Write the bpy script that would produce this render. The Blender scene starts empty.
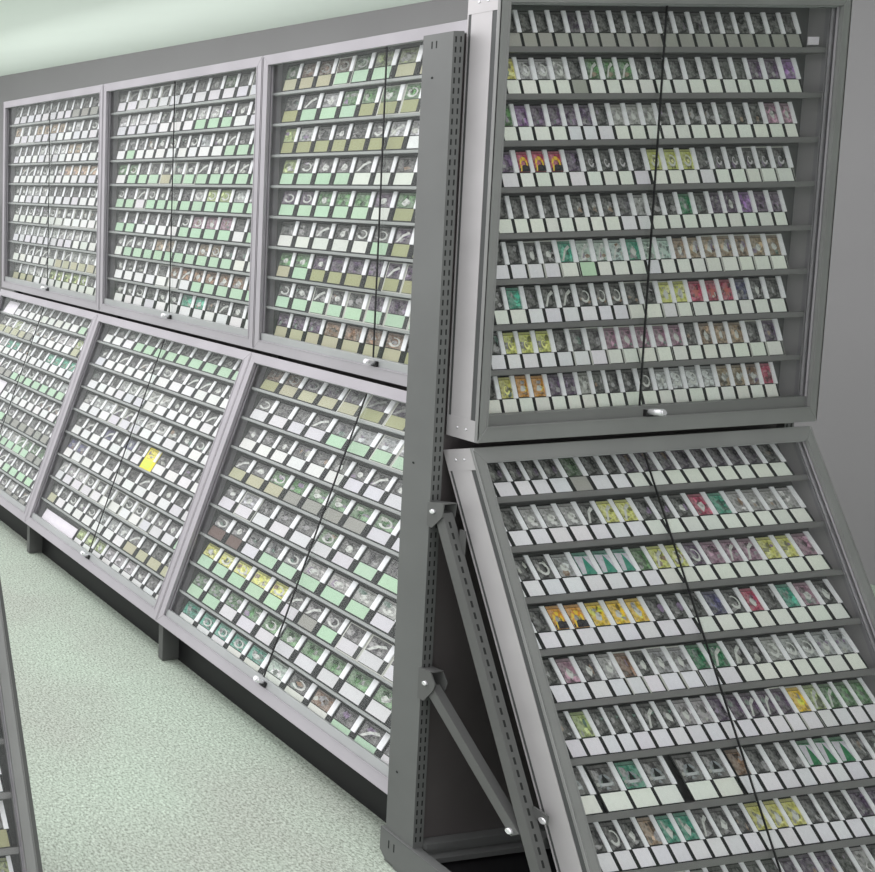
import bpy, math, random
from mathutils import Matrix, Vector
random.seed(7)
S = 0.914                      # one shelving section is 0.914 m wide; layout numbers below are in sections
SC = bpy.context.scene
COL = SC.collection

# ------------------------------------------------------------------ colour / material helpers
def lin(c):
    r = []
    for v in c:
        v = v / 255.0
        r.append(v / 12.92 if v <= 0.04045 else ((v + 0.055) / 1.055) ** 2.4)
    return tuple(r)

def newmat(name):
    m = bpy.data.materials.new(name); m.use_nodes = True
    nt = m.node_tree; b = nt.nodes['Principled BSDF']
    return m, nt, b

def metal_mat(name, rgb, metallic=0.25, rough=0.45, var=0.06, scale=6.0):
    m, nt, b = newmat(name)
    n = nt.nodes.new('ShaderNodeTexNoise'); n.inputs['Scale'].default_value = scale; n.inputs['Detail'].default_value = 4
    tc = nt.nodes.new('ShaderNodeTexCoord'); nt.links.new(tc.outputs['Object'], n.inputs['Vector'])
    rp = nt.nodes.new('ShaderNodeValToRGB')
    c = lin(rgb)
    rp.color_ramp.elements[0].color = tuple(x * (1 - var) for x in c) + (1,)
    rp.color_ramp.elements[1].color = tuple(min(1, x * (1 + var)) for x in c) + (1,)
    rp.color_ramp.elements[0].position = 0.35; rp.color_ramp.elements[1].position = 0.65
    nt.links.new(n.outputs['Fac'], rp.inputs['Fac']); nt.links.new(rp.outputs['Color'], b.inputs['Base Color'])
    b.inputs['Metallic'].default_value = metallic; b.inputs['Roughness'].default_value = rough
    return m

M = {}
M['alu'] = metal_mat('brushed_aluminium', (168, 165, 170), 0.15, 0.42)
M['alu_end_shaded'] = metal_mat('aluminium_front_shaded', (136, 137, 136), 0.15, 0.45)  # same aluminium, darkened to put shade into the end-case fronts
M['alu_side_lit'] = metal_mat('aluminium_side_lit', (180, 178, 179), 0.15, 0.42)  # same aluminium, lightened as if lit, for the end-case sides
M['track_end_shaded'] = metal_mat('track_front_shaded', (118, 119, 118), 0.15, 0.45)  # track metal darkened to carry the shade of the end cases
M['alu_dark'] = metal_mat('aluminium_track', (165, 168, 168), 0.2, 0.4)
M['groove'] = metal_mat('groove_shadow', (78, 80, 80), 0.1, 0.6)
M['shelf_end_shaded'] = metal_mat('shelf_metal_shaded', (120, 119, 119), 0.15, 0.45)  # shelf metal with the end cases' shade put into its colour
M['shelf'] = metal_mat('shelf_metal', (158, 161, 160), 0.15, 0.45)
M['backing'] = metal_mat('case_backing', (100, 102, 101), 0.0, 0.7)
M['post'] = metal_mat('post_paint', (102, 104, 103), 0.1, 0.45)
M['steel_frame'] = metal_mat('frame_paint', (92, 93, 92), 0.1, 0.5)
M['slot'] = metal_mat('slot_dark', (28, 30, 29), 0.0, 0.8)
M['panel_dark'] = metal_mat('dark_panel', (84, 80, 80), 0.0, 0.55)
M['chrome'] = metal_mat('chrome', (235, 235, 238), 0.6, 0.22)
M['black'] = metal_mat('black_rubber', (22, 22, 24), 0.0, 0.5)
M['paper'] = metal_mat('paper', (228, 222, 230), 0.0, 0.7, 0.03, 30)
M['tag'] = metal_mat('tag_paper', (236, 236, 240), 0.0, 0.6, 0.05, 60)

# card print: colour comes from the mesh, alpha says how strongly the picture is mottled
def card_mat():
    m, nt, b = newmat('card_print')
    at = nt.nodes.new('ShaderNodeAttribute'); at.attribute_name = 'Col'
    tc = nt.nodes.new('ShaderNodeTexCoord')
    n = nt.nodes.new('ShaderNodeTexNoise'); n.inputs['Scale'].default_value = 75; n.inputs['Detail'].default_value = 3; n.inputs['Distortion'].default_value = 1.2
    nt.links.new(tc.outputs['Object'], n.inputs['Vector'])
    mr = nt.nodes.new('ShaderNodeMapRange'); mr.inputs['From Min'].default_value = 0.34; mr.inputs['From Max'].default_value = 0.68
    nt.links.new(n.outputs['Fac'], mr.inputs['Value'])
    light = nt.nodes.new('ShaderNodeMix'); light.data_type = 'RGBA'
    light.inputs[7].default_value = (0.62, 0.62, 0.60, 1)
    mul = nt.nodes.new('ShaderNodeMath'); mul.operation = 'MULTIPLY'; mul.inputs[1].default_value = 0.42
    nt.links.new(mr.outputs['Result'], mul.inputs[0])
    mul2 = nt.nodes.new('ShaderNodeMath'); mul2.operation = 'MULTIPLY'
    nt.links.new(mul.outputs[0], mul2.inputs[0]); nt.links.new(at.outputs['Alpha'], mul2.inputs[1])
    nt.links.new(mul2.outputs[0], light.inputs[0]); nt.links.new(at.outputs['Color'], light.inputs[6])
    n2 = nt.nodes.new('ShaderNodeTexNoise'); n2.inputs['Scale'].default_value = 120; n2.inputs['Detail'].default_value = 2
    nt.links.new(tc.outputs['Object'], n2.inputs['Vector'])
    mr2 = nt.nodes.new('ShaderNodeMapRange'); mr2.inputs['From Min'].default_value = 0.35; mr2.inputs['From Max'].default_value = 0.55
    mr2.inputs['To Min'].default_value = 0.45; mr2.inputs['To Max'].default_value = 1.0
    nt.links.new(n2.outputs['Fac'], mr2.inputs['Value'])
    dk = nt.nodes.new('ShaderNodeMix'); dk.data_type = 'RGBA'; dk.blend_type = 'MULTIPLY'
    nt.links.new(at.outputs['Alpha'], dk.inputs[0])
    nt.links.new(light.outputs[2], dk.inputs[6]); nt.links.new(mr2.outputs['Result'], dk.inputs[7])
    nt.links.new(dk.outputs[2], b.inputs['Base Color'])
    b.inputs['Roughness'].default_value = 0.55
    b.inputs['Specular IOR Level'].default_value = 0.25
    return m
M['card'] = card_mat()

def glass_mat():
    m = bpy.data.materials.new('door_glass'); m.use_nodes = True
    nt = m.node_tree; nt.nodes.clear()
    o = nt.nodes.new('ShaderNodeOutputMaterial'); mx = nt.nodes.new('ShaderNodeMixShader')
    t = nt.nodes.new('ShaderNodeBsdfTransparent'); t.inputs[0].default_value = (0.985, 0.99, 0.986, 1)
    g = nt.nodes.new('ShaderNodeBsdfGlossy'); g.inputs['Roughness'].default_value = 0.03
    g.inputs['Color'].default_value = (0.85, 0.9, 0.87, 1)
    f = nt.nodes.new('ShaderNodeLayerWeight'); f.inputs[0].default_value = 0.5
    pw = nt.nodes.new('ShaderNodeMath'); pw.operation = 'POWER'; pw.inputs[1].default_value = 4.0
    ml = nt.nodes.new('ShaderNodeMath'); ml.operation = 'MULTIPLY_ADD'; ml.inputs[1].default_value = 0.45; ml.inputs[2].default_value = 0.025
    nt.links.new(f.outputs['Facing'], pw.inputs[0]); nt.links.new(pw.outputs[0], ml.inputs[0]); nt.links.new(ml.outputs[0], mx.inputs[0])
    nt.links.new(t.outputs[0], mx.inputs[1]); nt.links.new(g.outputs[0], mx.inputs[2]); nt.links.new(mx.outputs[0], o.inputs[0])
    return m
M['glass'] = glass_mat()

def carpet_mat():
    m, nt, b = newmat('carpet')
    tc = nt.nodes.new('ShaderNodeTexCoord')
    n = nt.nodes.new('ShaderNodeTexNoise'); n.inputs['Scale'].default_value = 150; n.inputs['Detail'].default_value = 6; n.inputs['Roughness'].default_value = 0.75
    nt.links.new(tc.outputs['Object'], n.inputs['Vector'])
    r = nt.nodes.new('ShaderNodeValToRGB')
    e = r.color_ramp.elements
    e[0].position = 0.34; e[0].color = lin((112, 118, 107)) + (1,)
    e[1].position = 0.66; e[1].color = lin((208, 221, 208)) + (1,)
    k = r.color_ramp.elements.new(0.5); k.color = lin((170, 182, 169)) + (1,)
    nt.links.new(n.outputs['Fac'], r.inputs['Fac'])
    n2 = nt.nodes.new('ShaderNodeTexNoise'); n2.inputs['Scale'].default_value = 2.2; n2.inputs['Detail'].default_value = 3
    nt.links.new(tc.outputs['Object'], n2.inputs['Vector'])
    mx = nt.nodes.new('ShaderNodeMix'); mx.data_type = 'RGBA'; mx.blend_type = 'MULTIPLY'; mx.inputs[0].default_value = 1
    r2 = nt.nodes.new('ShaderNodeValToRGB')
    r2.color_ramp.elements[0].position = 0.35; r2.color_ramp.elements[0].color = (0.90, 0.86, 0.87, 1)
    r2.color_ramp.elements[1].position = 0.6; r2.color_ramp.elements[1].color = (0.98, 1, 0.98, 1)
    nt.links.new(n2.outputs['Fac'], r2.inputs['Fac'])
    nt.links.new(r.outputs[0], mx.inputs[6]); nt.links.new(r2.outputs[0], mx.inputs[7]); nt.links.new(mx.outputs[2], b.inputs['Base Color'])
    bp = nt.nodes.new('ShaderNodeBump'); bp.inputs['Strength'].default_value = 0.3; bp.inputs['Distance'].default_value = 0.004
    nt.links.new(n.outputs['Fac'], bp.inputs['Height']); nt.links.new(bp.outputs[0], b.inputs['Normal'])
    b.inputs['Roughness'].default_value = 0.95
    return m
M['carpet'] = carpet_mat()
M['wall'] = metal_mat('wall_paint', (138, 136, 138), 0, 0.9, 0.02, 2)
M['ceiling'] = metal_mat('ceiling_paint', (208, 219, 210), 0, 0.95, 0.015, 1.5)

# ------------------------------------------------------------------ mesh builder (values in sections, scaled by S)
class MB:
    def __init__(s): s.v = []; s.f = []; s.mi = []; s.c = []; s.sm = []
    def quad(s, pts, mi=0, col=(1, 1, 1, 0)):
        n = len(s.v); s.v += [tuple(p) for p in pts]; s.f.append(tuple(range(n, n + len(pts)))); s.mi.append(mi); s.c.append(col); s.sm.append(False)
    def hexa(s, p, mi=0, col=(1, 1, 1, 0)):      # 8 points: bottom ring 0-3, top ring 4-7
        n = len(s.v); s.v += [tuple(q) for q in p]
        for f in ((3, 2, 1, 0), (4, 5, 6, 7), (0, 1, 5, 4), (1, 2, 6, 5), (2, 3, 7, 6), (3, 0, 4, 7)):
            s.f.append(tuple(n + i for i in f)); s.mi.append(mi); s.c.append(col); s.sm.append(False)
    def box(s, x0, x1, y0, y1, z0, z1, mi=0, col=(1, 1, 1, 0)):
        s.hexa([(x0, y0, z0), (x1, y0, z0), (x1, y1, z0), (x0, y1, z0), (x0, y0, z1), (x1, y0, z1), (x1, y1, z1), (x0, y1, z1)], mi, col)
    def prism(s, poly, y0, y1, mi=0):           # polygon in x-z extruded along y
        n = len(s.v); k = len(poly)
        s.v += [(x, y0, z) for x, z in poly] + [(x, y1, z) for x, z in poly]
        s.f.append(tuple(range(n, n + k))); s.f.append(tuple(range(n + 2 * k - 1, n + k - 1, -1)))
        for i in range(k): s.f.append((n + i, n + k + i, n + k + (i + 1) % k, n + (i + 1) % k))
        s.mi += [mi] * (k + 2); s.c += [(1, 1, 1, 0)] * (k + 2); s.sm += [False] * (k + 2)
    def cyl(s, a, b, r0, r1=None, n=16, mi=0):
        r1 = r0 if r1 is None else r1
        a = Vector(a); b = Vector(b); d = (b - a).normalized()
        u = d.orthogonal().normalized(); w = d.cross(u)
        k = len(s.v)
        for P_, r in ((a, r0), (b, r1)):
            for i in range(n):
                t = 2 * math.pi * i / n; s.v.append(tuple(P_ + u * (r * math.cos(t)) + w * (r * math.sin(t))))
        for i in range(n):
            s.f.append((k + i, k + (i + 1) % n, k + n + (i + 1) % n, k + n + i)); s.sm.append(True)
        s.f.append(tuple(range(k + n - 1, k - 1, -1))); s.f.append(tuple(range(k + n, k + 2 * n))); s.sm += [False, False]
        s.mi += [mi] * (n + 2); s.c += [(1, 1, 1, 0)] * (n + 2)
    def build(s, name, mats, parent=None, bevel=0, mat4=None, colour=False):
        me = bpy.data.meshes.new(name)
        vs = [Vector(p) for p in s.v]
        if mat4 is not None: vs = [mat4 @ p for p in vs]
        me.from_pydata([(p * S)[:] for p in vs], [], s.f)
        if not isinstance(mats, (list, tuple)): mats = [mats]
        for m in mats: me.materials.append(m)
        for p, mi, sm in zip(me.polygons, s.mi, s.sm): p.material_index = mi; p.use_smooth = sm
        if colour:
            ca = me.color_attributes.new('Col', 'FLOAT_COLOR', 'CORNER')
            for p, c in zip(me.polygons, s.c):
                for li in p.loop_indices: ca.data[li].color = c
        me.validate(); me.update()
        o = bpy.data.objects.new(name, me); COL.objects.link(o)
        if parent is not None: o.parent = parent
        if bevel:
            b = o.modifiers.new('bevel', 'BEVEL'); b.width = bevel; b.segments = 2; b.limit_method = 'ANGLE'
        return o

def tag(o, label=None, cat=None, group=None, kind=None):
    if label: o['label'] = label
    if cat: o['category'] = cat
    if group: o['group'] = group
    if kind: o['kind'] = kind
    return o

def empty(name, mat4):
    o = bpy.data.objects.new(name, None); COL.objects.link(o)
    m = mat4.copy(); m.translation = m.translation * S
    o.matrix_world = m; o.empty_display_size = 0.1
    return o

# ------------------------------------------------------------------ layout (from the photograph's perspective)
H = 1.0826; DEP = 0.079; ZF = -1.175; LEN = 1.0775
TILT = math.atan(0.3607)
R0 = Matrix.Identity(4)
R90 = Matrix.Rotation(math.pi / 2, 4, 'Z')
RT = Matrix.Rotation(-TILT, 4, 'X')
def T(x, y, z): return Matrix.Translation((x, y, z))
UPZ = 0.0035
zl = -0.0111
def upper_row(x): return T(x, 0, 0)
def lower_row(x): return T(x, -LEN * math.sin(TILT) - 0.004, zl - LEN * math.cos(TILT)) @ RT
END_UP = T(2.1731, -0.3678, UPZ) @ R90
def end_low(x, y): return T(x + LEN * math.sin(TILT), y, zl - LEN * math.cos(TILT)) @ R90 @ RT
END_LO = end_low(2.1624, -0.3678)
NEAR_LO = end_low(1.88, -2.5)

# ------------------------------------------------------------------ a glazed card case
FL = 0.0277; FB = 0.039; FT = 0.036
def lipz(case, i):            # height of shelf i above the case foot
    return 0.944 - 0.1112 * i if case in ('R0', 'U-1', 'U0', 'U1') else 0.953 - 0.1148 * i
def make_case(mat4, label, hh, seam=.5, end=False):
    kind = 'R0' if hh == H else 'L'
    root = empty('display_case', mat4)
    tag(root, label, 'display case', 'glazed wall cases holding rows of cards')
    k = hh / H
    t = 0.010; FM = M['alu_end_shaded'] if end else M['alu']; SM = M['alu_side_lit'] if end else M['alu']
    # end panels with screwed corner plates and a dark groove
    for sx in (0, 1):
        m = MB()
        x0, x1 = (0.0045, t) if sx == 0 else (1 - t, 0.9955)
        m.box(x0, x1, 0.002, DEP, 0, hh)
        ox = 0.0020 if sx == 0 else 0.9960
        xx = (ox, 0.0045) if sx == 0 else (0.9955, ox + .002)
        m.box(xx[0], xx[1], 0.0, 0.008, 0, hh)                       # front lip
        m.box(xx[0], xx[1], 0.0765, DEP, 0, hh)                      # rear lip
        for z0, z1 in ((0, 0.052), (hh - 0.052, hh)): m.box(xx[0], xx[1], 0.008, 0.0765, z0, z1)
        m.box(xx[0] + .0008, xx[1], 0.020, 0.070, 0.052, hh - 0.052)
        gx = (0.0036, 0.0045) if sx == 0 else (0.9955, 0.9964)
        m.box(gx[0], gx[1], 0.0085, 0.0195, 0.052, hh - 0.052, 1)
        m.box(gx[0], gx[1], 0.0705, 0.0760, 0.052, hh - 0.052, 1)
        o = m.build('side_panel', [SM, M['groove']], root)
        xs = ox if sx == 0 else ox + .002
        d = -0.0018 if sx == 0 else 0.0018
        for z in (0.026, hh - 0.026):
            for y in (0.030, 0.052):
                r = MB(); r.cyl((xs, y, z), (xs + d, y, z), 0.0035, 0.0022, 10); r.build('screw', M['chrome'], o)
    m = MB(); m.box(t, 1 - t, 0.002, DEP, hh - t, hh); m.build('top_panel', M['alu'], root)
    m = MB(); m.box(t, 1 - t, 0.002, DEP, 0, t); m.build('bottom_panel', M['alu'], root)
    m = MB(); m.box(t, 1 - t, DEP - 0.006, DEP - 0.001, t, hh - t); m.build('back_panel', M['backing'], root)
    # front frame, mitred, with a raised inner bead
    m = MB()
    O = [(0, 0), (1, 0), (1, hh), (0, hh)]; I = [(FL, FB), (1 - FL, FB), (1 - FL, hh - FT), (FL, hh - FT)]
    for i in range(4):
        j = (i + 1) % 4
        a, b, c, d = O[i], O[j], I[j], I[i]
        m.hexa([(a[0], 0, a[1]), (b[0], 0, b[1]), (c[0], 0, c[1]), (d[0], 0, d[1]),
                (a[0], 0.0065, a[1]), (b[0], 0.0065, b[1]), (c[0], 0.0065, c[1]), (d[0], 0.0065, d[1])])
    fr = m.build('front_frame', FM, root, 0.0012)
    m = MB(); e = 0.003
    for x0, x1, z0, z1 in ((FL - e, FL, FB - e, hh - FT + e), (1 - FL, 1 - FL + e, FB - e, hh - FT + e), (FL, 1 - FL, FB - e, FB), (FL, 1 - FL, hh - FT, hh - FT + e)):
        m.box(x0, x1, -0.0018, 0.001, z0, z1)
    m.build('bead', FM, fr)
    # glass tracks
    m = MB(); m.box(FL - .004, 1 - FL + .004, 0.0068, 0.0225, FB - 0.010, FB + 0.026); tr = m.build('bottom_track', M['track_end_shaded'] if end else M['alu_dark'], root, 0.0008)
    m = MB(); m.box(FL - .004, 1 - FL + .004, 0.0068, 0.0225, hh - FT - .002, hh - FT + 0.008); m.build('top_track', M['alu_dark'], root)
    for sx in (0, 1):
        m = MB()
        for y0, y1, w in ((0.0068, 0.0105, .004), (0.0155, 0.019, .006), (0.0225, 0.024, .004)):
            x0, x1 = (FL - 0.016, FL - .003 + w) if sx == 0 else (1 - FL + .003 - w, 1 - FL + 0.016)
            m.box(x0, x1, y0, y1, FB, hh - FT)
        m.box(*((t, t + .0035) if sx == 0 else (1 - t - .0035, 1 - t)), 0.034, 0.040, FB, hh - FT)
        m.build('side_track', M['alu'], root)
    # sliding panes
    for x0, x1, y in ((FL - .004, seam + .012, 0.0180), (seam - .002, 1 - FL + .004, 0.0125)):
        m = MB(); m.box(x0, x1, y, y + 0.0012, FB + 0.020, hh - FT + 0.003)
        g = m.build('glass_door', M['glass'], root)
        if y < 0.015:
            m = MB(); m.box(seam - (.0030 if end else .0042), seam - .0005, y - 0.0010, y + 0.0022, FB + 0.020, hh - FT + 0.003); m.build('edge_seal', M['black'], g)
    # lock
    m = MB(); lx = seam + .012; m.cyl((lx, 0.0125, FB + 0.012), (lx, -0.028, FB + 0.018), 0.0065, 0.0090); m.cyl((lx, -0.028, FB + .018), (lx, -0.031, FB + .0185), 0.0080, 0.006)
    lk = m.build('lock', M['chrome'], root)
    m = MB(); m.box(lx - .010, lx + .012, 0.000, 0.012, FB + .001, FB + 0.018); m.build('lock_clip', M['black'], lk, .001)
    # shelves
    for i in range(9):
        z = lipz(kind, i)
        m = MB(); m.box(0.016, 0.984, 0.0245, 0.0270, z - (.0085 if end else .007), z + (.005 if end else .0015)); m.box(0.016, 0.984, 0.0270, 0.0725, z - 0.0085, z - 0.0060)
        m.build('shelf', M['shelf_end_shaded'] if end else M['shelf'], root)
    return root

cases = {}
ROWN = {-1: 'leftmost', 0: 'middle', 1: 'nearest the post'}
cases['R0'] = (make_case(END_UP, 'upright glazed aluminium case on the end display, above the slanted one at right', H, .478, True), END_UP, H)
cases['R1'] = (make_case(END_LO, 'slanted glazed aluminium case under the upright one at right, front foot lowest in photo', LEN, .497, True), END_LO, LEN)
for b, nm in ((-1, 'at the far left end of the receding row'), (0, 'second from the left in the receding row'), (1, 'of the receding row, directly left of the slotted post')):
    m4 = upper_row(b); cases['U%d' % b] = (make_case(m4, 'upright glazed aluminium case ' + nm, H), m4, H)
    m4 = lower_row(b); cases['L%d' % b] = (make_case(m4, 'slanted glazed aluminium case ' + nm, LEN), m4, LEN)
cases['N'] = (make_case(NEAR_LO, 'slanted glazed case cut off by the bottom left corner, beside the carpet', LEN, .5, True), NEAR_LO, LEN)
cases['R1'][0]['label'] = 'slanted glazed aluminium case at lower right, under the upright end case'

# ------------------------------------------------------------------ cards
PAL = {'k': (50, 50, 51), 'd': (72, 70, 73), 'w': (158, 158, 158), 'p': (86, 66, 94), 'P': (128, 92, 148), 'r': (176, 60, 92), 'g': (70, 110, 66),
       'G': (24, 120, 74), 'y': (206, 206, 110), 'Y': (236, 196, 40), 'o': (214, 150, 52), 't': (60, 146, 122), 'n': (64, 62, 100),
       'b': (150, 128, 104), 'm': (150, 112, 132), 'c': (176, 196, 186), 'v': (70, 50, 78), 'l': (150, 164, 108), 'e': (118, 88, 66)}
NAMES = {'k': 'charcoal', 'd': 'dark grey', 'w': 'pale grey', 'p': 'dusky purple', 'P': 'violet', 'r': 'magenta-red', 'g': 'green', 'G': 'deep green',
         'y': 'pale yellow', 'Y': 'golden yellow', 'o': 'orange', 't': 'teal', 'n': 'navy', 'b': 'tan', 'm': 'mauve', 'c': 'pale mint', 'v': 'dark purple', 'l': 'olive green', 'e': 'brown'}
TXT = {'M': (212, 215, 208), 'L': (210, 208, 213), 'W': (222, 222, 222), 'N': (176, 204, 178), 'O': (158, 160, 122), 'D': (150, 150, 144), 'B': (108, 90, 86), 'A': (178, 176, 150)}
LEAN = math.radians(15)
ex = Vector((1, 0, 0)); eh = Vector((0, math.sin(LEAN), math.cos(LEAN))); en = Vector((0, -math.cos(LEAN), math.sin(LEAN)))

def jit(c, a, rng):
    f = 1 + rng.uniform(-a, a)
    return tuple(min(0.95, x * f * (1 + rng.uniform(-a * .4, a * .4))) for x in c)

def card_mesh(m, x, z, w, h, art, txt, shape, rng, white=False, strip=0.26, tm=1.0, left=False, yellow=False, look=0.5, top_shade=1.0):
    """one leaning card drawn into builder m; returns strip box points"""
    base = Vector((x, 0.0300, z))
    def P(u, v, e): return base + ex * (u * w) + eh * (v * h) + en * e
    bord = lin((196, 197, 190)) if white else lin((34, 35, 36))
    if yellow: bord = lin((240, 226, 60))
    bord = bord + (0.0,)
    pts = []
    for v in (0, 1): pts += [P(0, v, 0.0006), P(1, v, 0.0006), P(1, v, -0.0012), P(0, v, -0.0012)]
    m.hexa(pts, 0, bord)
    lr = random.Random(look)
    if white and not yellow: m.quad([P(u, v, 0.0009) for u, v in ((.05, .035), (.97, .035), (.97, .97), (.05, .97))], 0, lin((58, 60, 58)) + (0.0,))
    a = jit(lin(PAL[art]), 0.10, lr); a = tuple(q * top_shade for q in a)  # factor paints the top frame's shade into top-shelf pictures
    tc = jit(lin(TXT[txt]), 0.05, rng); tc = tuple(min(.92, q * tm) for q in tc)
    if yellow: a = lin((244, 228, 70)); tc = lin((216, 232, 90))
    sx = 1 - strip
    e = 0.0011
    tv = .455 if left else .405; av = tv + .03; tu = .80 if left else (.87 if strip > .2 else .92)
    def rect(u0, u1, v0, v1, c, e): m.quad([P(u0, v0, e), P(u1, v0, e), P(u1, v1, e), P(u0, v1, e)], 0, c)
    tcol = tuple(0.55 * q + 0.45 * r for q, r in zip(a, lin((112, 110, 110))))
    rect(0.05, sx, 0.905, 0.965, tcol + (0.3,), e)                    # title bar
    rect(0.05, sx + .03, av, 0.895, a + (0.9,), e)                    # picture
    rect(0.05, tu, 0.055, tv, tc + (0.08,), e)                        # text box
    hx0, hx1, hy0, hy1 = .06, sx + .02, av + .01, .885
    # irregular patches of the picture: figure, glow and shadow
    for q in range(5):
        cx = lr.uniform(hx0 + .08, hx1 - .08); cy = lr.uniform(hy0 + .05, hy1 - .05)
        rx = lr.uniform(.07, .24); ry = lr.uniform(.05, .15); n = lr.choice((3, 4, 5, 6)); ph = lr.uniform(0, 6.28)
        t = lr.random(); al = .9
        if t < .42: c = tuple(v * .3 for v in a)
        elif t < .72: c = tuple(min(.8, v * 2.1 + .015) for v in a)
        elif t < .88: c = lin((150, 148, 150)); c = tuple(v * top_shade for v in c)
        else: c = tuple(v * top_shade for v in lin(lr.choice(((140, 116, 96), (96, 120, 110), (130, 110, 140), (176, 178, 170)))))
        pl = []
        for i in range(n):
            k = lr.uniform(.6, 1.1); u = cx + rx * k * math.cos(ph + 6.283 * i / n); v = cy + ry * k * math.sin(ph + 6.283 * i / n)
            pl.append(P(min(hx1, max(hx0, u)), min(hy1, max(hy0, v)), 0.0013 + q * .0001))
        m.quad(pl, 0, c + (al,))
    if shape and not yellow:
        e2 = 0.0020; lt = tuple(v * top_shade for v in lin((204, 206, 202))) + (0.5,)
        cx, cy = 0.05 + (sx - .05) * .5, (av + .895) / 2
        if shape == 'ring':
            n = 12; rx, ry = (sx - .1) * .40, 0.16
            for i in range(n - 3):
                t0 = math.pi * (1.1) + i * 2 * math.pi / n; t1 = t0 + 2 * math.pi / n; kk = .55 + .03 * i
                q = [(cx + rx * k * math.cos(t), cy + ry * k * math.sin(t)) for k, t in ((1, t0), (1, t1), (kk, t1), (kk, t0))]
                m.quad([P(u, v, e2) for u, v in q], 0, lt)
        elif shape == 'tri':
            m.quad([P(.07, av + .02, e2), P(sx, av + .02, e2), P(sx, .86, e2), P(.07, .88, e2)], 0, lin((206, 202, 212)) + (.35,))
            m.quad([P(cx - .18 * sx, av + .01, e2 + .0002), P(sx + .02, av + .01, e2 + .0002), P(cx + .22, .70, e2 + .0002), P(cx + .06, .875, e2 + .0002)], 0, a[:3] + (0.3,))
        elif shape == 'blob':
            n = 7; m.quad([P(cx + sx * .25 * math.cos(6.283 * i / n) * lr.uniform(.5, 1.1), cy - .02 + .14 * math.sin(6.283 * i / n) * lr.uniform(.5, 1.1), e2) for i in range(n)], 0, lt[:3] + (.9,))
        elif shape == 'flame':
            fc = lin((240, 206, 60)) + (.3,)
            m.quad([P(hx0, hy0, e2), P(hx1, hy0, e2), P(hx1, .60, e2), P(sx * .5, .62, e2), P(hx0, .52, e2)], 0, lin((36, 34, 42)) + (.2,))
            for i in range(9):
                t0 = 3.5 - i * .42; t1 = t0 - .42; k0 = 1.0; k1 = .45 + .05 * abs(i - 4)
                q = [(cx + sx * .36 * k * math.cos(t), cy - .02 + .19 * k * math.sin(t)) for k, t in ((k0, t0), (k0, t1), (k1, t1), (k1, t0))]
                m.quad([P(u, v, e2 + .0002) for u, v in q], 0, fc if i % 3 else lin((226, 150, 60)) + (.3,))
            m.quad([P(cx - .30 * sx, cy - .04, e2 + .0003), P(cx - .18 * sx, cy - .06, e2 + .0003), P(.20, hy0 + .01, e2 + .0003), P(.12, hy0 + .01, e2 + .0003)], 0, fc)
        elif shape == 'star':
            n = 10; m.quad([P(cx + sx * (.34 if i % 2 == 0 else .14) * math.sin(6.283 * i / n), cy + (.2 if i % 2 == 0 else .08) * math.cos(6.283 * i / n), e2) for i in range(n)], 0, lin((190, 104, 96)) + (.3,))
        elif shape == 'curl':
            for i in range(9):
                t0 = 0.4 + i * .62; t1 = t0 + .62; r0, r1 = .10 + .025 * i, .10 + .025 * (i + 1)
                q = [(cx + sx * .9 * r * math.cos(t), cy + .55 * r * math.sin(t)) for r, t in ((r0, t0), (r1, t1), (r1 * .62, t1), (r0 * .62, t0))]
                m.quad([P(u, v, e2) for u, v in q], 0, (lin((196, 192, 196)) if art not in 'yl' else lin((236, 236, 150))) + (.15,))
        elif shape == 'arch':
            for i in range(8):
                t0 = math.pi * i / 8 * 1.2 - .3; t1 = t0 + math.pi / 8 * 1.2
                q = [(cx + .26 * k * math.cos(t), .58 + .2 * k * math.sin(t)) for k, t in ((1, t0), (1, t1), (.66, t1), (.66, t0))]
                m.quad([P(u, v, e2) for u, v in q], 0, lin((140, 146, 150)) + (.6,))
            m.quad([P(cx - .12, .60, e2 + .0004), P(cx + .12, .60, e2 + .0004), P(cx, .79, e2 + .0004)], 0, lin((24, 28, 28)) + (0,))
            m.quad([P(cx - .27, .60, e2), P(cx + .27, .60, e2), P(cx + .16, .54, e2), P(cx - .16, .54, e2)], 0, lin((186, 190, 192)) + (.3,))
            m.quad([P(cx - .10, .47, e2), P(cx + .10, .47, e2), P(cx + .02, .53, e2), P(cx - .05, .52, e2)], 0, lin((140, 146, 150)) + (.6,))
        elif shape == 'diag':
            m.quad([P(.10, hy0 + .02, e2), P(.20, hy0 + .01, e2), P(sx * .55, .70, e2), P(sx * .92, .80, e2), P(sx * .8, .87, e2), P(.34, .76, e2)], 0, lt)
    # price strip
    pts = []
    u0, u1 = sx + .01, 1.0 - .02
    if left: u0, u1 = sx + .02, 1.0 - .03
    for v in (tv + .01, 1.0): pts += [P(u0, v, 0.0036), P(u1, v, 0.0036), P(u1, v, 0.0008), P(u0, v, 0.0008)]
    return pts

# camera numbers (needed to know which cards the photo shows largest)
RT2 = Vector((0.13787162216393137, 0.990302820685931, -0.017080373045538434)); UP2 = Vector((-0.07858205547653033, 0.028127770975894875, 0.9965107571205697))
FW = Vector((-0.9873278464415808, 0.13604834376579603, -0.08169805260600847)); CAM = Vector((4.046094347157691, -2.5255822764384117, 0.6760956108396547))
FPX = 909.8019; CX = -305.8662; CY = 252.0426
def px(P):
    v = P - CAM; z = v.dot(FW); return (CX + FPX * v.dot(RT2) / z, CY - FPX * v.dot(UP2) / z)

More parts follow.
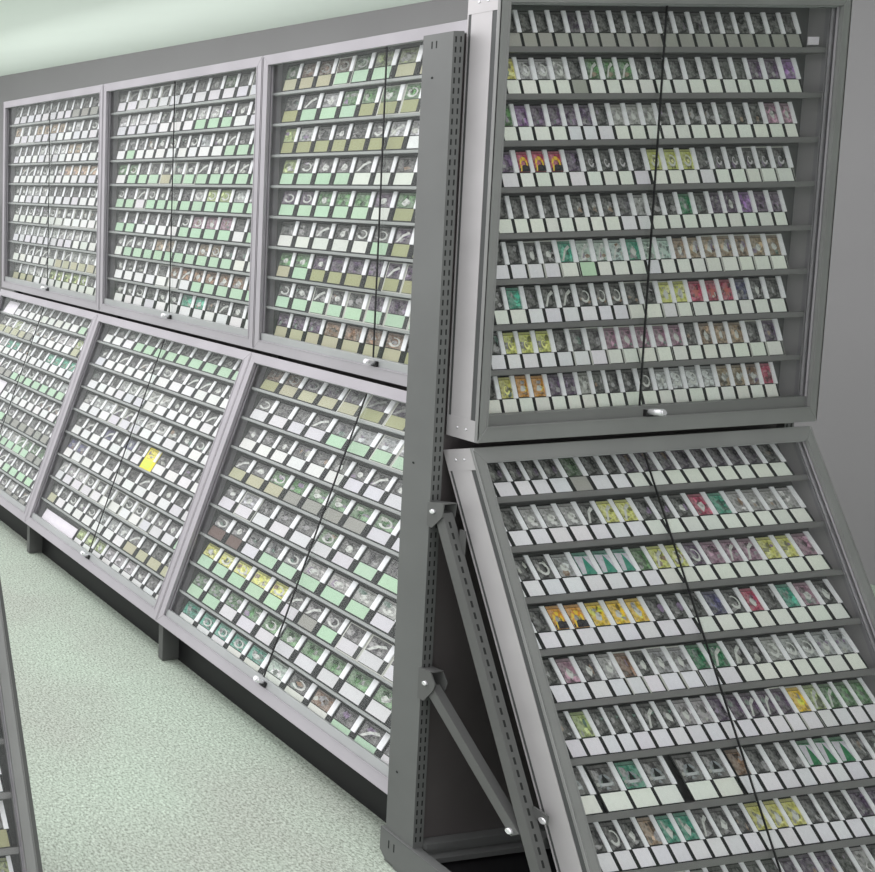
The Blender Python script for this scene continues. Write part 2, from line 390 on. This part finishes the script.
# rows: (art codes, text codes, shapes) -- read off the photograph
R_UP = [
 ('kkkkppkkkkkkkkkkkkkd', 'DDDDDDDDDDDDDDDDDDDD', '....................'),  # grey text throughout: shade of the top frame put into the print
 ('ywwwkgggkprkkkkkkkppP', 'MMMMDMMMMMMMMMMMMMMMM', '.rrr.ddd.............'),
 ('gPppppkwwwwwwkkkkkkkmm', 'MMMMLLLMMMMMMMMMMMMMMM', '.......bbbbbb.......bb'),
 ('prrrpkkkkkkkyyykkkkkk', 'LMMMLMMMMMMLMMMLMMMMM', '.fff.ccccc..rrr.ccccc'),
 ('kkkkkkkkdddwkkGkppPpp', 'MMMMMMMMLLLLMMMMMMMMM', '..........b......b...'),
 ('kkkktcccccttccbbbbbbb', 'LLLLMNMMMMMMLMMMMMMMM', '..bbddddddbb..bbbbbbb'),
 ('ktkkkkkkkkkkyyrrrnkk', 'MMLLLLLLLLMMLMMMMMMM', '...ddrrrrr..bbsss.b.'),
 ('kyyykddmmmmmmmkbbbkp', 'LLLLLLLMMMMMMMMMMMMM', '.ccc....bbbbbb.bbb..'),
 ('kyooppwkkkkkkwwwwbber', 'MMMMMMMMMMMMMMMMMMMMM', '.cbb..b..bb.rbrr.bbb.')]
R_LO = [
 ('kkkkgkkkkkkppppppppk', 'LLLLDLLLLLLMMMMMMMMM', '....................'),
 ('kwwwkyykkdkkkkkrtwwww', 'LLLLLLLLLLLMMMMMMMMM', '.bbbdddd......bb.....'),
 ('kkwtttgkkkkbdyypmmmyym', 'LLLLLLLLLLLLLMMMMMMMMM', '.rbttt......ddrr.dd...'),
 ('kooYYYkkddkkkkknkrktmk', 'LLLLLLLLLLLLLLMMMMMMM', '.ffbbb....dd....rb..b'),
 ('kmdwekwwwkkkgGGkkwwwww', 'LLLLLLLLLLLLLLLMMMMMMM', '.bbb.bbbdd....dd.rrrb.'),
 ('klkkkkkwwwkkpvvvvYlggg', 'LLLLLLLLLLLLLLLLLLLLLL', '.....dbb......dd..dd..'),
 None,
 ('kkkbttdddwykyyykkkvvm', 'LLLLLLLLLLLLLLLLLLLLL', '.rb.bbdbb.b.bbb......'),
 ('kwwkkwkkkwwkkvvvkwkkk', 'LLLLLLLLLLLLLLLLLLLLL', '.bb..b....rb.........')]
SH = {'.': None, 'r': 'ring', 'd': 'diag', 'b': 'blob', 'f': 'flame', 's': 'star', 'c': 'curl', 't': 'tri', 'a': 'arch'}

def fit_row(q, n):        # the first card of each row is hidden by the frame; keep both ends of the row
    q = q[0] + q; k = n // 2
    return q[:k] + q[len(q) - (n - k):]
R_UP = [tuple(fit_row(q.ljust(len(r[0]), q[-1])[:len(r[0])], n) for q in r) for r, n in zip(R_UP, (20, 19, 20, 19, 20, 19, 19, 19, 20))]
R_LO = [r and tuple(fit_row(q.ljust(len(r[0]), q[-1]), n) for q in r) for r, n in zip(R_LO, (17, 17, 17, 17, 18, 20, 0, 19, 19))]
cards = []      # dicts: case, row, x, w, ...
def add_row(case, row, arts, txts, shps, x0, x1, rng, strip, hh, white_p=0.1, wcard=None, widths=None):
    n = len(arts); tot = x1 - x0
    ws = widths or [rng.uniform(.90, 1.12) for _ in range(n)]
    sw = sum(ws); x = x0
    wh = False; k = hh / H
    for i in range(n):
        w = ws[i] / sw * tot
        if i == 0 or arts[i] != arts[i - 1] or rng.random() < .28: lk = rng.random()
        if rng.random() < .3: wh = rng.random() < white_p
        z = lipz(case, row) + 0.0005
        cards.append(dict(case=case, row=row, x=x, z=z, w=w * .985, h=0.0965 + rng.uniform(-.0015, .001), art=arts[i], txt=txts[min(i, len(txts) - 1)], shape=SH[shps[min(i, len(shps) - 1)]], white=wh, strip=strip, look=lk, seed=rng.random()))
        x += w

rng = random.Random(3)
for r, row in enumerate(R_UP):
    add_row('R0', r, row[0], row[1], row[2], 0.020, [.915, .925, .925, .925, .915, .925, .935, .935, .93][r], rng, .27, H, .12)
for r, row in enumerate(R_LO):
    if row is None:   # the row of wide cards in thick dark sleeves, then a run of ordinary ones
        x = 0.020; k = LEN / H
        for a, w, g, sh, t in (('d', .082, .018, 'arch', 'M'), ('d', .075, 0.0, 'arch', 'M'), ('t', .068, 0, 'arch', 'M'), ('d', .068, .020, 'arch', 'M'), ('d', .075, 0, 'arch', 'M'), ('d', .066, .002, 'arch', 'M')):
            cards.append(dict(case='R1', row=6, x=x + (0.012 if x < .03 else 0), z=lipz('R1', 6) + .0005, w=w, h=.0975, art=a, txt=t, shape=sh, white=False, strip=.2, look=.5, seed=rng.random())); x += w + g
        add_row('R1', 6, 'ekkkGGGkd', 'LLLLLLLLL', '....ttt.b', x + .004, .945, rng, .27, LEN, 0)
        continue
    add_row('R1', r, row[0], row[1], row[2], 0.020, [.945, .955, .955, .96, .955, .955, .95, .955, .955][r], rng, .25, LEN, .05)

def pick(rng, pool): return pool[int(rng.random() * len(pool))]
def runs(rng, pool, n, p=.45):
    s = []; c = pick(rng, pool)
    while len(s) < n:
        if rng.random() < p: c = pick(rng, pool)
        s.append(c)
    return ''.join(s)
LEFT = {
 'U-1': (12, [('kkd', 'DL')] + [('kkdwb', 'WWL')] * 3 + [('kkdw', 'WLM')] * 3 + [('kdwl', 'WMA')] * 2, .07),
 'U0': (12, [('gkkd', 'MLMD'), ('kkdwl', 'WWNL'), ('kkdwk', 'WWDN'), ('kkdgk', 'NNWA'), ('dkdwl', 'NNLN'), ('kkdem', 'WLWN'), ('bdwkd', 'NNNM'), ('kkved', 'WWAN'), ('kkkdt', 'WWWL')], .065),
 'U1': (12, [('ggvelv', 'OANO'), ('glwkdk', 'OWNL'), ('dwwlkg', 'NMOW'), ('gkkdkl', 'NNMW'), ('vkegvv', 'OMNO'), ('evvkek', 'NMNO'), ('vvkvgl', 'NNOA'), ('vvgvke', 'NOON'), ('vvevge', 'OAOO')], .060),
 'L-1': (12, [('kddk', 'NMW'), ('wdwl', 'WAD'), ('bwtk', 'WAW'), ('kdtw', 'WDN'), ('kkdd', 'WNW'), ('kddw', 'DWN'), ('kgdw', 'WND'), ('kddw', 'WND'), ('dwdk', 'WLD')], .06),
 'L0': (12, [('kkkk', 'WNW'), ('kddk', 'WWL'), ('kkdwk', 'WWL'), ('kkdwl', 'WLW'), ('kkdn', 'WWL'), ('kkdn', 'WLW'), ('kkdw', 'WNL'), ('kkdw', 'WWA'), ('kkdwl', 'WWW')], .06),
 'L1': (11, [('vvvkev', 'OANO'), ('gkdwg', 'NNLM'), ('kkdd', 'LWL'), ('lgdw', 'LLAD'), ('gkdwd', 'NLLL'), ('wekdd', 'NDBL'), ('dlykd', 'NLDN'), ('gkdgk', 'NNNL'), ('wtcdek', 'NMLW')], .055)}
LEFT['L1'][1].insert(0, None); LEFT['L1'][1].pop(0)
for cs, (n, rows, x0) in LEFT.items():
    for r, (ap, tp) in enumerate(rows):
        nn = n + (1 if r % 4 == 2 else 0)
        xs0 = x0
        a = runs(rng, ap, nn); t = runs(rng, tp, nn, .4); s = runs(rng, '..bd.br', nn, .8)
        if cs == 'L0' and r == 8: xs0 = .34; a = a[:9]
        if cs == 'L-1' and r == 4: xs0 = .34; a = a[:9]
        if cs == 'L-1' and r == 0: xs0 = .19; a = a[:11]
        add_row(cs, r, a, t, s, xs0, .985 if cs != 'U1' else .98, rng, .235, cases[cs][2], .12)
# the single bright yellow card
yc = None
for c in cards:
    if c['case'] == 'L0' and c['row'] == 4:
        u, v = px(cases['L0'][1] @ Vector((c['x'] + c['w'] / 2, .04, c['z'] + .048)))
        if yc is None or abs(u - 150) < yc[0]: yc = (abs(u - 150), c)
yc[1].update(art='Y', txt='M', shape='ring', yellow=True, white=True)
# the near corner case
for r in range(9):
    add_row('N', r, runs(rng, 'kkdlt', 19), runs(rng, 'MOWN', 19), runs(rng, '..b', 19), .03, .96, rng, .25, LEN, .1)

# projected size and visibility
for c in cards:
    m4 = cases[c['case']][1]
    x, z, w, h = c['x'], c['z'], c['w'], c['h']
    y0 = .03; y1 = .03 + h * math.sin(LEAN); zt = z + h * math.cos(LEAN)
    q = [px(m4 @ Vector(p)) for p in ((x, y0, z), (x + w, y0, z), (x + w, y1, zt), (x, y1, zt))]
    area = abs(sum(q[i][0] * q[(i + 1) % 4][1] - q[(i + 1) % 4][0] * q[i][1] for i in range(4))) / 2
    cu = sum(p[0] for p in q) / 4; cv = sum(p[1] for p in q) / 4
    vis = 4 < cu < 871 and 2 < cv < 866
    if c['case'][0] in 'UL' and cu > (424 - (cv * .046) - 3): vis = False
    # behind the front frame?
    inv = m4.inverted(); cl = inv @ CAM; pl = Vector((x + w / 2, .042, z + h / 2)); d = cl - pl; s = (0 - pl.y) / d.y; hit = pl + d * s
    hh = cases[c['case']][2]
    if not (FL - .004 < hit.x < 1 - FL + .004 and FB < hit.z < hh - FT + .01): vis = False
    if c['case'] == 'N' and cu < 4: vis = False
    c['vis'] = vis; c['area'] = area if vis else 0; c['cu'] = cu
order = sorted([c for c in cards if c['vis']], key=lambda c: -c['area'])
single = order[:300]
for c in single: c['single'] = True
# names for the shelf position, counted on what can be seen
ORD = ['', 'first', 'second', 'third', 'fourth', 'fifth', 'sixth', 'seventh', 'eighth', 'ninth', 'tenth', 'eleventh', 'twelfth', 'thirteenth', 'fourteenth', 'fifteenth', 'sixteenth', 'seventeenth', 'eighteenth', 'nineteenth', 'twentieth', 'twenty-first', 'twenty-second', 'twenty-third', 'twenty-fourth']
SHELF = ['top', 'second', 'third', 'fourth', 'fifth', 'sixth', 'seventh', 'eighth', 'bottom']
CN = {'R0': 'upright case at right', 'R1': 'slanted case at right', 'U1': 'upright case left of post', 'L1': 'slanted case left of post', 'U0': 'middle upright case of receding row', 'L0': 'middle slanted case of receding row', 'U-1': 'far left upright case', 'L-1': 'far left slanted case', 'N': 'case in bottom left corner'}
for cs in cases:
    for r in range(9):
        row = sorted([c for c in cards if c['case'] == cs and c['row'] == r and c['vis']], key=lambda c: c['cu'])
        for i, c in enumerate(row): c['pos'] = i + 1

def strip_build(pts, m):
    m.hexa(pts, 0)
stuff = MB(); stuff_t = MB()
for c in cards:
    m4 = cases[c['case']][1]; cr = random.Random(c['seed'])
    if c.get('single'):
        # card origin at its bottom left corner
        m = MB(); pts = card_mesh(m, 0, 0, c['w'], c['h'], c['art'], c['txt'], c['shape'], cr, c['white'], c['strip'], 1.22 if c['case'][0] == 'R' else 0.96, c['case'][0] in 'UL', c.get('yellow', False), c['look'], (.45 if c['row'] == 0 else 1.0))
        m.v = [(p[0], p[1] - .03, p[2]) for p in m.v]
        o = m.build('trading_card', M['card'], None, colour=True)
        w4 = m4 @ T(c['x'], .03, c['z']); w4 = w4.copy(); w4.translation = w4.translation * S
        o.matrix_world = w4
        art = NAMES[c['art']]
        if c.get('yellow'): art = 'bright yellow'
        tag(o, '%s card, %s from left on %s shelf, %s' % (art, ORD[c['pos']], SHELF[c['row']], CN[c['case']]), 'card', 'trading cards ranked on the case shelves')
        t = MB(); t.hexa([(p[0], p[1] - .03, p[2]) for p in pts]); t.build('price_tag', M['tag'], o)
    else:
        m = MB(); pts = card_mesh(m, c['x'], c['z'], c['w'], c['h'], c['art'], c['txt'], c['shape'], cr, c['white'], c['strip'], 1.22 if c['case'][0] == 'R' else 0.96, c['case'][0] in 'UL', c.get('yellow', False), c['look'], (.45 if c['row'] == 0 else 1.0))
        n = len(stuff.v); stuff.v += [tuple(m4 @ Vector(p)) for p in m.v]
        stuff.f += [tuple(i + n for i in f) for f in m.f]; stuff.mi += m.mi; stuff.c += m.c; stuff.sm += m.sm
        n = len(stuff.v); t = MB(); t.hexa([tuple(m4 @ Vector(p)) for p in pts], 1); stuff.v += t.v
        stuff.f += [tuple(i + n for i in f) for f in t.f]; stuff.mi += t.mi; stuff.c += t.c; stuff.sm += t.sm
o = stuff.build('trading_cards', [M['card'], M['tag']], None, colour=True)
tag(o, 'hundreds of smaller trading cards with white tags filling the distant glazed case shelves', 'cards', None, 'stuff')

# blank paper sheets standing on shelves in place of cards
def sheet(cs, row, x0, x1, label, hk=.80):
    m4 = cases[cs][1]; k = cases[cs][2] / H; z = lipz(cs, row) + .0008
    m = MB(); h = .0965 * hk; w = x1 - x0
    pts = []
    for v in (0, 1): pts += [ex * a + eh * (v * h) + en * e for a, e in ((0, .0008), (w, .0008), (w, -.0004), (0, -.0004))]
    m.hexa([tuple(p) for p in pts])
    o = m.build('paper_sheet', M['paper'])
    w4 = m4 @ T(x0, .031, z); w4.translation = w4.translation * S; o.matrix_world = w4
    tag(o, label, 'paper')
sheet('L0', 8, .06, .325, 'long blank white paper sheet on the bottom shelf, middle slanted case')
sheet('L-1', 4, .05, .325, 'blank white paper sheet on a middle shelf, far left slanted case', .95)
sheet('L-1', 0, .06, .18, 'small blank pale paper on the top shelf, far left slanted case')
m4 = cases['R0'][1]
m = MB(); m.box(0, .034, 0, .0012, 0, .020)
o = m.build('paper_label', M['paper']); w4 = m4 @ T(.930, .034, lipz('R0', 0) + .012); w4.translation = w4.translation * S; o.matrix_world = w4
tag(o, 'small blank white label at the right end of the top shelf, upright right case', 'label')

# ------------------------------------------------------------------ end gondola: slotted post, hinged arm, brace, foot, rail
def make_end_frame(dx, dy, label, fittings=True):
    root = empty('gondola_frame', T(2.0 + dx, -0.353 + dy, ZF))
    tag(root, label, 'shelving frame')
    OX, OY, OZ = 2.0, -0.353, ZF
    KX = 0.9728                       # frame measured on the plane y=-0.353, it stands a little nearer
    ZI = 0.676 + (ZF - 0.676) / KX
    def sub(b, name, mats, parent=root, bevel=0): 
        b.v = [(4.046 + (p[0] - 4.046) * KX - OX, p[1] - OY, .676 + (p[2] - .676) * KX - OZ) for p in b.v]; return b.build(name, mats, parent, bevel)
    for side in (0, 1):
        y0, y1 = (-0.412, -0.382) if side == 0 else (0.646, 0.676)
        m = MB(); m.box(1.969, 2.049, y0, y1, ZI, 1.004)
        ky = y0
        for z in [i * .0252 + (-1.115) for i in range(84)]:
            for yy in (y0 + .0055, y0 + .019): m.box(2.0488, 2.0494, yy, yy + .0042, z, z + .0145, 1)
        for x in (1.992, 2.004): m.box(x, x + .003, y0 - .0005, y0 + .001, .968, .986, 1)
        for x, z in ((1.998, .895), (1.998, -.10), (1.994, -.955)): m.cyl((x, y0 + .001, z), (x, y0 - .0006, z), .0032, n=10, mi=1)
        post = sub(m, 'upright_post', [M['post'], M['slot']], root, .0008)
        # foot
        m = MB(); f0 = y0 - .007
        m.prism([(1.960, -1.134), (2.62, -1.134), (2.66, -1.150), (2.66, ZI + .012), (1.975, ZI + .012), (1.960, ZI + .03)], f0, f0 + .004)
        m.box(1.960, 2.62, f0, f0 + .030, -1.136, -1.132)
        m.box(2.0, 2.03, f0 + .002, f0 + .028, ZI, ZI + .013); m.box(2.60, 2.63, f0 + .002, f0 + .028, ZI, ZI + .013)
        for x in (1.985, 2.0005): m.box(x, x + .0035, f0 - .0005, f0 + .001, -1.178, -1.155, 1)
        sub(m, 'base_foot', [M['post'], M['slot']], root, .0006)
        # tilted arm: slotted channel behind the slanted case
        m = MB(); ys, ye = (y0 + .001, y0 + .031)
        def ax(z): return 2.0695 + (-.2402 - z) * .3690
        wz = .026
        za, zb = -.205, -1.125
        m.hexa([(ax(zb), ys, zb), (ax(zb) + wz, ys, zb), (ax(zb) + wz, ye, zb), (ax(zb), ye, zb), (ax(za), ys, za), (ax(za) + wz, ys, za), (ax(za) + wz, ye, za), (ax(za), ye, za)])
        z = -.225
        while z > -1.11:
            for yy in (ys + .010,):
                z2 = z - .0145; X0 = ax(z) + wz; X1 = ax(z2) + wz
                m.hexa([(X1 - .001, yy, z2), (X1 + .0006, yy, z2), (X1 + .0006, yy + .0060, z2), (X1 - .001, yy + .0060, z2), (X0 - .001, yy, z), (X0 + .0006, yy, z), (X0 + .0006, yy + .0060, z), (X0 - .001, yy + .0060, z)], 1)
            z -= .0252
        arm = sub(m, 'tilted_arm', [M['steel_frame'], M['slot']], root, .0006)
        for zc in ((-.27, -.835) if fittings else ()):
            m = MB(); X = ax(zc) + wz; m.box(X - .001, X + (.012 if zc > -.5 else .030), ye - .004, ye + .001, zc - (.03 if zc > -.5 else .016), zc + (.03 if zc > -.5 else .008))
            sub(m, 'spacer_tab', M['steel_frame'], arm)
        m = MB(); X = ax(-.835) + wz - (0 if fittings else .036); m.cyl((X + .022, ye + .001, -.845), (X + .022, ye - .008, -.845), .007, n=12); sub(m, 'bolt', M['chrome'], arm)
        # hinge brackets
        for pts, bolt in (([(2.0465, -.1905), (2.0893, -.1800), (2.0870, -.213), (2.0600, -.251), (2.0465, -.249)], (2.0628, -.2065)), ([(2.0445, -.6345), (2.078, -.6300), (2.0905, -.653), (2.0860, -.672), (2.0620, -.7125), (2.0445, -.716)], (2.0655, -.6635))):
            m = MB(); m.prism(pts, y0 - .004, y0 - .001)
            m.prism(pts, y0 + .0315, y0 + .0335)
            a, b_ = pts[0], pts[1]; m.hexa([(a[0], y0 - .004, a[1]), (b_[0], y0 - .004, b_[1]), (b_[0], y0 + .0335, b_[1]), (a[0], y0 + .0335, a[1]), (a[0], y0 - .004, a[1] + .003), (b_[0], y0 - .004, b_[1] + .003), (b_[0], y0 + .0335, b_[1] + .003), (a[0], y0 + .0335, a[1] + .003)])
            hb = sub(m, 'hinge_bracket', M['steel_frame'])
            m = MB(); m.cyl((bolt[0], y0 - .003, bolt[1]), (bolt[0], y0 - .010, bolt[1]), .0062, .005, 12); sub(m, 'bolt', M['chrome'], hb)
        # diagonal brace, an open channel
        m = MB(); A = Vector((2.068, 0, -.672)); B = Vector((2.300, 0, -.905)); d = (B - A).normalized(); n = Vector((-d.z, 0, d.x))
        if n.x < 0: n = -n
        def bar(o0, o1, ya, yb):
            p = []
            for y in (ya, yb): p += [tuple(A + n * o0 + Vector((0, y, 0))), tuple(B + n * o0 + Vector((0, y, 0))), tuple(B + n * o1 + Vector((0, y, 0))), tuple(A + n * o1 + Vector((0, y, 0)))]
            m.hexa(p)
        bar(-.013, .013, y0 + .0000, y0 + .0025); bar(.0105, .013, y0 + .0025, y0 + .024); bar(-.013, -.0105, y0 + .0025, y0 + .024)
        br = sub(m, 'diagonal_brace', M['steel_frame'])
        m = MB(); m.cyl((2.290, y0 + .001, -.902), (2.290, y0 - .008, -.902), .0075, .006, 12); sub(m, 'bolt', M['chrome'], br)
    m = MB(); m.box(2.030, 2.034, -.381, .645, -1.13, 1.0); sub(m, 'back_panel', M['panel_dark'])
    m = MB(); m.box(2.035, 2.058, -.381, .645, -1.135, -1.118); m.box(2.040, 2.050, -.381, .645, -1.152, -1.134); m.box(2.035, 2.070, -.381, .645, -1.165, -1.150); sub(m, 'base_rail', M['post'], root, .0008)
    m = MB(); m.box(2.036, 2.50, -.370, .645, ZI + .002, ZI + .052); sub(m, 'shade_slab', M['black'])  # black slab added to stand in for shade under the slanted case
    # cross rail joining the arms at the brace foot
    m = MB(); m.box(2.305, 2.325, -.380, .645, -.925, -.900); sub(m, 'arm_rail', M['steel_frame'])
    return root
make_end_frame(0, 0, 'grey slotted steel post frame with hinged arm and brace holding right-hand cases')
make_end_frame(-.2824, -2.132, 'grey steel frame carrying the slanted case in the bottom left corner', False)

# ------------------------------------------------------------------ gondola of the receding row
root = empty('gondola_frame', T(0.5, 0.10, ZF)); tag(root, 'dark steel shelving frame with small feet under the receding row of cases', 'shelving frame')
def rsub(b, name, mats, bevel=0):
    b.v = [(p[0] - .5, p[1] - .10, p[2] - ZF) for p in b.v]; return b.build(name, mats, root, bevel)
m = MB(); m.box(-1.0, 1.985, .100, .106, ZF + .02, 1.06); rsub(m, 'back_panel', M['panel_dark'])
for x in (-1.0, 0.0, 1.0, 1.93):
    m = MB(); m.box(x, x + .03, .080, .098, ZF, 1.06); rsub(m, 'upright_post', M['steel_frame'])
    if x > 1.5: continue
    m = MB(); m.prism([(x - .004, -1.03), (x + .020, -1.03), (x + .020, ZF + .004), (x - .004, ZF + .004)], -.352, .10); rsub(m, 'base_foot', M['steel_frame'], .001)
    m = MB()
    m.box(x + .006, x + .014, -.006 + .085, .10, -.5, .5)
    rsub(m, 'bracket', M['steel_frame'])
m = MB(); m.box(-1.0, 1.96, -.285, .09, ZF, ZF + .09); rsub(m, 'shade_block', M['black'])  # black block added to stand in for shade beneath the row

# ------------------------------------------------------------------ room
def struct(name, b, mat):
    o = b.build(name, mat); tag(o, kind='structure'); return o
m = MB(); m.quad([(-12, -6, ZF), (9, -6, ZF), (9, 7, ZF), (-12, 7, ZF)]); struct('floor', m, M['carpet'])
# back wall, slightly out of square with the cases; its top meets the ceiling
ZC = 1.67
p0 = Vector((-4.9726, 1.9711)); p1 = Vector((-0.8934, 2.7082)); d = (p1 - p0).normalized()
a = p0 - d * 6; b_ = p1 + d * 10; n = Vector((-d.y, d.x)) * .08
m = MB(); m.hexa([(a.x, a.y, ZF), (b_.x, b_.y, ZF), (b_.x + n.x, b_.y + n.y, ZF), (a.x + n.x, a.y + n.y, ZF), (a.x, a.y, ZC), (b_.x, b_.y, ZC), (b_.x + n.x, b_.y + n.y, ZC), (a.x + n.x, a.y + n.y, ZC)])
struct('wall_back', m, M['wall'])
m = MB(); m.box(-12, 12, -.2, 9, ZC + .001, ZC + .05); struct('ceiling', m, M['ceiling'])

# ------------------------------------------------------------------ light
WX0, WX1 = 1.45, 1.15
w = bpy.data.worlds.new('world'); SC.world = w; w.use_nodes = True
nt = w.node_tree; bg = nt.nodes['Background']
tc = nt.nodes.new('ShaderNodeTexCoord'); sp = nt.nodes.new('ShaderNodeSeparateXYZ'); nt.links.new(tc.outputs['Generated'], sp.inputs[0])
mr = nt.nodes.new('ShaderNodeMapRange'); mr.inputs['From Min'].default_value = -1; mr.inputs['From Max'].default_value = 1
mr.inputs['To Min'].default_value = WX0; mr.inputs['To Max'].default_value = WX1
nt.links.new(sp.outputs['X'], mr.inputs['Value'])
mz = nt.nodes.new('ShaderNodeMapRange'); mz.inputs['From Min'].default_value = -.1; mz.inputs['From Max'].default_value = .9
mz.inputs['To Min'].default_value = .84; mz.inputs['To Max'].default_value = 1.5; nt.links.new(sp.outputs['Z'], mz.inputs['Value'])
mm = nt.nodes.new('ShaderNodeMath'); mm.operation = 'MULTIPLY'; nt.links.new(mr.outputs['Result'], mm.inputs[0]); nt.links.new(mz.outputs['Result'], mm.inputs[1])
nt.links.new(mm.outputs[0], bg.inputs[1]); bg.inputs[0].default_value = (1.0, 0.985, 1.0, 1)
def area(name, loc, sx, sy, power, target=None, col=(1, .98, 1)):
    l = bpy.data.lights.new(name, 'AREA'); l.shape = 'RECTANGLE'; l.size = sx * S; l.size_y = sy * S; l.energy = power; l.color = col
    o = bpy.data.objects.new(name, l); COL.objects.link(o); o.location = Vector(loc) * S
    if target is not None:
        o.rotation_euler = (Vector(target) - Vector(loc)).to_track_quat('-Z', 'Y').to_euler()
    return o
area('aisle_light', (0.4, -1.3, ZC - .03), 5.0, .5, 30)
area('wall_fill', (1.2, .95, .35), 9.0, .8, 46, (0.9, 3.2, .35))  # added fill without a fixture, brightens the back wall
area('ceiling_fill', (-2.0, .95, .25), 7.5, 1.5, 36, (-2.0, .95, 2.2))  # added upward fill without a fixture, brightens the ceiling

# ------------------------------------------------------------------ camera (the photo is an off-centre part of a wider view: lens shift)
cd = bpy.data.cameras.new('camera'); cam = bpy.data.objects.new('camera', cd); COL.objects.link(cam)
cd.sensor_fit = 'HORIZONTAL'; cd.sensor_width = 36; cd.lens = FPX * 36 / 875
cd.shift_x = (437.5 - CX) / 875; cd.shift_y = (CY - 436) / 875
cd.clip_start = .02; cd.clip_end = 60
m3 = Matrix((RT2, UP2, -FW)).transposed().to_4x4(); m3.translation = CAM * S
cam.matrix_world = m3
SC.camera = cam
SC.view_settings.view_transform = 'Standard'; SC.view_settings.look = 'None'; SC.view_settings.exposure = 0; SC.view_settings.gamma = 1
